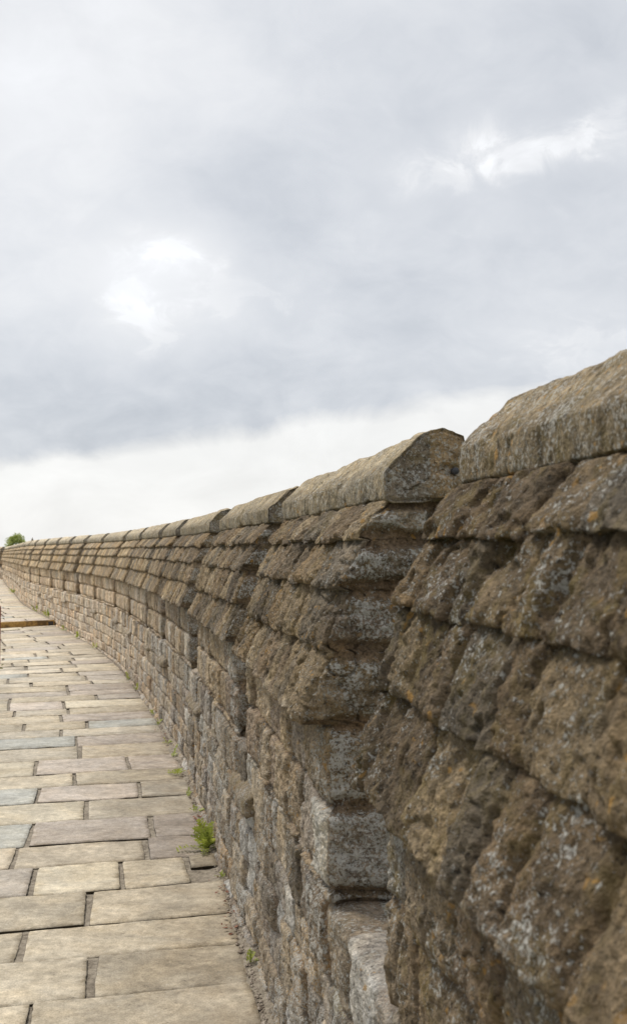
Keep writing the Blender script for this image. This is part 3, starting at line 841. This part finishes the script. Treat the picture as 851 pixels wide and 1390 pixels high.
def weed(xp, yp_, size, nst, label, seed, group=None, spread=1.0, tall=.7):
    nst = int(nst*2.2) if nst < 100 else nst
    r = random.Random(seed); y = F_PX*1.6/(yp_-745.0); zb = 0
    if y > 24: y = F_PX*1.51/(yp_-745.0); zb = .09
    x = px_to_x(xp, y); u, s_ = u_of(x, y)
    u = max(.015, min(u, .10)) ; xx, yy = frame(np.array(s_), np.array(u)); x = float(xx); y = float(yy)
    V = []; F = []; C = []
    for k_ in range(max(6, nst//4)):
        a = r.uniform(0, 6.283); ln = size*r.uniform(.35,1.0); el = min(1.5, r.uniform(.5,1.9)*tall)
        d = np.array((math.cos(a)*math.cos(el), math.sin(a)*math.cos(el), math.sin(el)))
        side = np.cross(d, (0,0,1)); side /= np.linalg.norm(side); p = np.array((x, y, zb+.002)) + side*r.uniform(-.012,.012)
        n = 8; tone = r.random()*.6; 
        pts = [p + d*ln*t_ + np.array((0,0,-.40*ln*t_*t_*math.cos(el))) for t_ in np.linspace(0,1,n+1)]
        o = len(V)      # stalk
        for c in pts: V += [tuple(c - side*.0012), tuple(c + side*.0012)]; C += [.1]*2
        for i_ in range(n): F.append((o+2*i_, o+2*i_+1, o+2*i_+3, o+2*i_+2))
        for i_ in range(2, n+1):
            for sg in (-1, 1):
                fl = ln*.26*(1-.45*abs(i_/n-.6))*r.uniform(.6,1.15); c = pts[i_]
                dd = side*sg*r.uniform(.6,1) + d*r.uniform(.2,.9) + np.array((0,0,r.uniform(-.3,.5))); dd /= np.linalg.norm(dd)
                nn_ = np.cross(dd, d); nn_ /= (np.linalg.norm(nn_)+1e-6); w_ = np.cross(nn_, dd); hw = fl*r.uniform(.20,.32); o = len(V)
                V += [tuple(c), tuple(c+dd*fl*.35+w_*hw), tuple(c+dd*fl*.6+w_*hw*.5+nn_*fl*.05), tuple(c+dd*fl), tuple(c+dd*fl*.65-w_*hw*.55+nn_*fl*.05), tuple(c+dd*fl*.35-w_*hw)]
                tn = min(1, tone+r.uniform(0,.45)); C += [tn]*6; F.append((o,o+1,o+2,o+3,o+4,o+5))
    C = np.repeat(np.array(C)[:,None], 3, 1)
    o = make_mesh('weed', V, F, M_WEED, None, {'tint': C}, True, (x, y, zb))
    tag(o, label, 'weed', group)
weed(281,1154,.17,170,'largest bright green leafy weed tuft at the wall foot, above the gap in the paving',1,tall=.8)
weed(266,1103,.10,12,'small green weed just beyond the largest tuft at the wall foot',2)
weed(243,1052,.12,14,'low green weed sprouting at the wall foot beside the pinkish slab',3)
weed(235,1028,.11,12,'green seedling weed third up from the big tuft along the wall foot',4)
weed(228,1010,.08,8,'tiny green seedling between two weeds at the wall foot',5)
weed(347,1305,.06,6,'narrow green blades at the wall foot in the bottom corner of the walkway',6,tall=1.2)
weed(217,985,.09,12,'bright green weed at the wall foot where the walkway starts to bend',7)
weed(207,970,.07,9,'small green weed just past the bend at the wall foot',8)
weed(187,937,.10,10,'small flat green weed at the middle stretch of the wall foot',9)
weed(88,856,.16,16,'yellow-green weed at the wall foot right in front of the timber step',10)
weed(68,838,.24,20,'yellow-green tuft at the wall foot just beyond the timber step',11)
weed(50,830,.26,20,'yellowish tuft second beyond the timber step at the wall foot',12)
weed(21,805,.30,18,'farthest pale tuft at the wall foot near the end of the walkway',13)

weed(300,1190,.05,9,'tiny weed between the largest tuft and the bottom corner at the wall foot',14)
weed(256,1080,.07,14,'small yellow-green weed between the big tuft and the pinkish slab at the wall foot',15)
weed(178,922,.12,16,'low weed patch at the wall foot about halfway along the lower flagged stretch',16)
weed(130,880,.16,18,'yellowish weed at the wall foot some way before the timber step',17)
weed(104,866,.15,16,'pale weed at the wall foot second nearest the timber step on its near side',18)
# moss at the open edge of the walkway
def moss():
    r = random.Random(4); V = []; F = []
    for i_ in range(260):
        y = r.uniform(11.5,18.5); s_ = s_of_y(y); u = PW - abs(r.gauss(.0,.08)); x_, y_ = frame(np.array(s_), np.array(u)); sz = r.uniform(.02,.06)
        n = 8; o = len(V); V.append((float(x_), float(y_), .012+sz*.18))
        for k_ in range(n):
            a = k_/n*6.283; q = sz*r.uniform(.7,1.2); V.append((float(x_)+math.cos(a)*q, float(y_)+math.sin(a)*q, -.006))
        F += [(o, o+1+k_, o+1+(k_+1) % n) for k_ in range(n)]
    tag(make_mesh('moss', V, F, M_MOSS, None), 'olive moss on the open edge of the walkway', None, None, 'stuff')
moss()

# ------------------------------------------------------------------ surroundings
def ground():
    n = 60; R = 3000
    th = np.linspace(0, 2*math.pi, 64, endpoint=False); rr = np.r_[0.001, np.geomspace(2, R, n)]
    A, B = np.meshgrid(rr, th, indexing='ij'); X = A*np.cos(B); Y = A*np.sin(B)
    Z = -5.2 + .25*fbm(X, Y, X*0, .03, 3, 501)
    V = np.stack([X,Y,Z],-1).reshape(-1,3)
    tag(make_mesh('ground', V, grid_faces(len(rr), 64, True), M_GROUND, None), kind='structure')
ground()

def tree():
    D = 190.0; x0 = (23-425.5)/F_PX*D; zb = -5.4; r = random.Random(5)
    t = empty('tree', (x0, D, zb)); tag(t, 'round bright green tree top showing over the far end of the wall', 'tree')
    V = []; F = []
    def limb(p, q, r0, r1):
        p = np.array(p, float); q = np.array(q, float); d = q-p; d /= np.linalg.norm(d); a = np.cross(d, (.3,1,.2)); a /= np.linalg.norm(a); b = np.cross(d, a); o = len(V)
        for c, rad in ((p, r0), ((p+q)/2+a*.05, (r0+r1)/2), (q, r1)):
            for k_ in range(8):
                an = k_*math.pi/4; V.append(tuple(c+rad*(math.cos(an)*a+math.sin(an)*b)))
        for i_ in range(2):
            for k_ in range(8): F.append((o+i_*8+k_, o+i_*8+(k_+1)%8, o+(i_+1)*8+(k_+1)%8, o+(i_+1)*8+k_))
    limb((x0,D,zb), (x0,D,zb+5.0), .28, .18)
    tips = []
    for k_ in range(9):
        a = k_*2.4; e = (x0+math.cos(a)*1.2, D+math.sin(a)*1.2, zb+6.4+r.random()*2); limb((x0,D,zb+4+r.random()*.8), e, .12, .04); tips.append(e)
    make_mesh('trunk', V, F, M_BARK, t)
    LV = []; LF = []; LC = []
    clumps = []
    for k_ in range(46):
        a = r.uniform(0, 6.283); el = r.uniform(-.5, 1.5); R0 = r.uniform(.55, 1)
        rx = 1.75; rz = 2.0
        cx_ = x0 + math.cos(a)*math.cos(el)*rx*R0; cy_ = D + math.sin(a)*math.cos(el)*rx*R0; cz_ = 1.75 + math.sin(el)*rz*R0
        clumps.append((cx_, cy_, cz_, r.uniform(.35,.6), r.random()))
    clumps.append((x0+.55, D-.4, 3.75, .42, .7)); clumps.append((x0-.7, D-.4, 3.3, .4, .5))
    for (a_, b_, c_, rad, tone) in clumps:
        for i_ in range(150):
            v = np.array([r.gauss(0,1) for _ in range(3)]); v /= np.linalg.norm(v); v *= rad*r.random()**.4
            p = np.array((a_, b_, c_))+v; n = np.array([r.gauss(0,1) for _ in range(3)]); n /= np.linalg.norm(n)
            q = np.cross(n, (r.random(), r.random(), r.random()+.1)); q /= np.linalg.norm(q); w = np.cross(n, q); z_ = r.uniform(.06,.12); o = len(LV)
            LV += [tuple(p-q*z_), tuple(p+w*z_*.5), tuple(p+q*z_), tuple(p-w*z_*.5)]; LF.append((o,o+1,o+2,o+3)); LC += [min(1, max(0, tone+r.uniform(-.3,.3)))]*4
    make_mesh('crown', LV, np.array(LF), M_TREE, t, {'tint': np.repeat(np.array(LC)[:,None],3,1)}, False)
tree()
def pinnacle():
    D = 120.0; x0 = (44.5-425.5)/F_PX*D; r = .24; zt = 1.6 + (745-729.5)/F_PX*D
    rings = [(-5.4,.5),(0.0,.45),(.8,.34),(zt-.75,.22),(zt-.62,.27),(zt-.5,.2),(zt-.12,.06),(zt,.01)]
    V = []; 
    for z, q in rings:
        for k_ in range(8): V.append((x0+math.cos(k_*math.pi/4+.39)*q, D+math.sin(k_*math.pi/4+.39)*q, z))
    F = grid_faces(len(rings), 8, True).tolist()+[list(range((len(rings)-1)*8, len(rings)*8))]
    o = make_mesh('pinnacle', V, F, M_RUB, None, None, False, (x0, D, -5.4)); tag(o, 'tiny tan stone pinnacle tip showing over the far wall right of the tree', 'pinnacle')
pinnacle()

# ------------------------------------------------------------------ sky and light
SUN_EL, SUN_AZ = math.radians(52), math.radians(-45)    # azimuth measured from +Y towards +X
w = bpy.data.worlds.new('World'); scene.world = w; w.use_nodes = True; nt = w.node_tree; L = nt.links
bg = nt.nodes['Background']; bg.inputs[1].default_value = .1
sky = N(nt, 'ShaderNodeTexSky', sky_type='NISHITA'); sky.sun_disc = False; sky.sun_elevation = SUN_EL; sky.sun_rotation = SUN_AZ
co = N(nt, 'ShaderNodeTexCoord').outputs['Generated']
sx = N(nt, 'ShaderNodeSeparateXYZ'); L.new(co, sx.inputs[0])
zc = mth(nt, 'MAXIMUM', sx.outputs[2], -.02)
den = mth(nt, 'ADD', zc, .5)
cm = N(nt, 'ShaderNodeCombineXYZ'); L.new(mth(nt, 'DIVIDE', sx.outputs[0], den), cm.inputs[0]); L.new(mth(nt, 'DIVIDE', sx.outputs[1], den), cm.inputs[1])
c1 = noise(nt, cm.outputs[0], 1.9, 7, .52, .35); c2 = noise(nt, cm.outputs[0], 6.5, 6, .55, .4); c3 = noise(nt, cm.outputs[0], 17, 8, .6, .6); 
def pxdir(xp, yp_):
    v = np.array(((xp-425.5)/F_PX, 1.0, (745-yp_)/F_PX)); return v/np.linalg.norm(v)
def blob(xp, yp_, rx, ry, wob=.5):
    """soft patch of cloud round a direction; radii in photo pixels -> radians"""
    d = pxdir(xp, yp_); right = np.cross(d, (0,0,1)); right /= np.linalg.norm(right); up_ = np.cross(right, d)
    def dot(v, k_):
        n = N(nt, 'ShaderNodeVectorMath', operation='DOT_PRODUCT'); L.new(co, n.inputs[0]); n.inputs[1].default_value = tuple(v*k_); return n.outputs['Value']
    a = dot(right, F_PX/rx); b = dot(up_, F_PX/ry); f = dot(d, 1)
    q = mth(nt, 'ADD', mth(nt, 'MULTIPLY', a, a), mth(nt, 'MULTIPLY', b, b))
    q = mth(nt, 'ADD', q, mth(nt, 'MULTIPLY', mth(nt, 'SUBTRACT', c3 if rx < 100 else c2, .49), wob*(13 if rx < 100 else 5)))
    g = mth(nt, 'POWER', 2.718, mth(nt, 'MULTIPLY', mth(nt, 'MAXIMUM', q, 0), -1))
    if rx < 100: g = mth(nt, 'POWER', maprange(nt, g, .0, 1.0, 0, 1), 1.15)
    return mth(nt, 'MULTIPLY', g, mth(nt, 'GREATER_THAN', f, 0))
# cloud brightness: even deck + soft structure
lum = mth(nt, 'ADD', .745, mth(nt, 'MULTIPLY', mth(nt, 'SUBTRACT', c1, .5), .38))
lum = mth(nt, 'ADD', lum, mth(nt, 'MULTIPLY', mth(nt, 'SUBTRACT', c2, .5), .24))
lum = mth(nt, 'ADD', lum, mth(nt, 'MULTIPLY', mth(nt, 'SUBTRACT', c3, .5), .14))
lum = mth(nt, 'ADD', lum, mth(nt, 'MULTIPLY', maprange(nt, sx.outputs[2], .40, .95, 0, 1), .35))
for (x_, y_, rx, ry, wob, amp) in [(80,560,330,90,.25,-.12),(560,500,330,120,.25,-.07),(430,230,260,150,.3,-.07),(60,250,190,170,.3,.10),(120,60,300,120,.3,.10),
                                   (225,380,130,90,.4,.10),(235,345,56,28,.5,.17),(182,400,44,62,.5,.10),(215,440,60,34,.7,.09),(300,395,85,36,.7,.08),(612,235,76,42,.45,.14),(645,190,36,36,.45,.08),(690,212,84,26,.5,.15),(762,188,46,24,.5,.15),(800,480,95,50,.5,.12),(840,160,40,40,.6,.10),(700,300,60,22,.8,.05),(400,40,260,60,.3,-.03)]:
    lum = mth(nt, 'ADD', lum, mth(nt, 'MULTIPLY', blob(x_, y_, rx, ry, wob), amp))
# bright clear strip along the horizon
az = mth(nt, 'MULTIPLY', sx.outputs[0], .15)
edge = mth(nt, 'SUBTRACT', mth(nt, 'SUBTRACT', sx.outputs[2], az), mth(nt, 'MULTIPLY', mth(nt, 'SUBTRACT', c2, .5), .045))
st2 = maprange(nt, edge, .100, .116, 1, 0)
st2n = N(nt, 'ShaderNodeMath', operation='SMOOTH_MIN'); st2n.inputs[2].default_value = .2; L.new(st2, st2n.inputs[0]); st2n.inputs[1].default_value = 1
lum = mth(nt, 'ADD', mth(nt, 'MULTIPLY', lum, mth(nt, 'SUBTRACT', 1, st2)), mth(nt, 'MULTIPLY', st2, mth(nt, 'ADD', .90, mth(nt, 'MULTIPLY', mth(nt, 'SUBTRACT', c2, .5), .30))))
lum = mth(nt, 'MINIMUM', mth(nt, 'MAXIMUM', lum, .40), 1.05)
# bluish when dark, neutral when bright
tintc = mix(nt, maprange(nt, lum, .50, .86, 0, 1), (.92, .985, 1.09, 1), (.985, .997, 1.02, 1))
tintc = mix(nt, st2, tintc, (1.0, 1.0, .99, 1))
lc = N(nt, 'ShaderNodeCombineColor'); l10 = mth(nt, 'MULTIPLY', lum, 10.0); [L.new(l10, lc.inputs[i]) for i in range(3)]
cloud = mix(nt, 1.0, tintc, lc.outputs[0], 'MULTIPLY')
final = mix(nt, .94, sky.outputs[0], cloud)
L.new(final, bg.inputs[0])

sl_ = bpy.data.lights.new('sun', 'SUN'); sl_.energy = 2.6; sl_.angle = math.radians(10); sl_.color = (1, .95, .87)
so = bpy.data.objects.new('sun', sl_); COL.objects.link(so)
from mathutils import Vector
sd = Vector((math.sin(SUN_AZ)*math.cos(SUN_EL), math.cos(SUN_AZ)*math.cos(SUN_EL), math.sin(SUN_EL)))
so.rotation_euler = (-sd).to_track_quat('-Z', 'Y').to_euler(); so.location = (0,0,20)

cam = bpy.data.cameras.new('camera'); co_ = bpy.data.objects.new('camera', cam); COL.objects.link(co_)
cam.sensor_fit = 'AUTO'; cam.sensor_width = 36; cam.lens = F_PX/1390*36; cam.shift_y = 50/1390; cam.shift_x = 0
cam.clip_start = .05; cam.clip_end = 6000
co_.location = (0, 0, 1.6); co_.rotation_euler = (math.radians(90), 0, 0)
cam.dof.use_dof = True; cam.dof.focus_distance = 4.6; cam.dof.aperture_fstop = 11.0
scene.camera = co_
scene.render.engine = 'CYCLES'
scene.view_settings.view_transform = 'Standard'; scene.view_settings.look = 'None'; scene.view_settings.exposure = .06; scene.view_settings.gamma = 1
scene.view_settings.use_curve_mapping = False
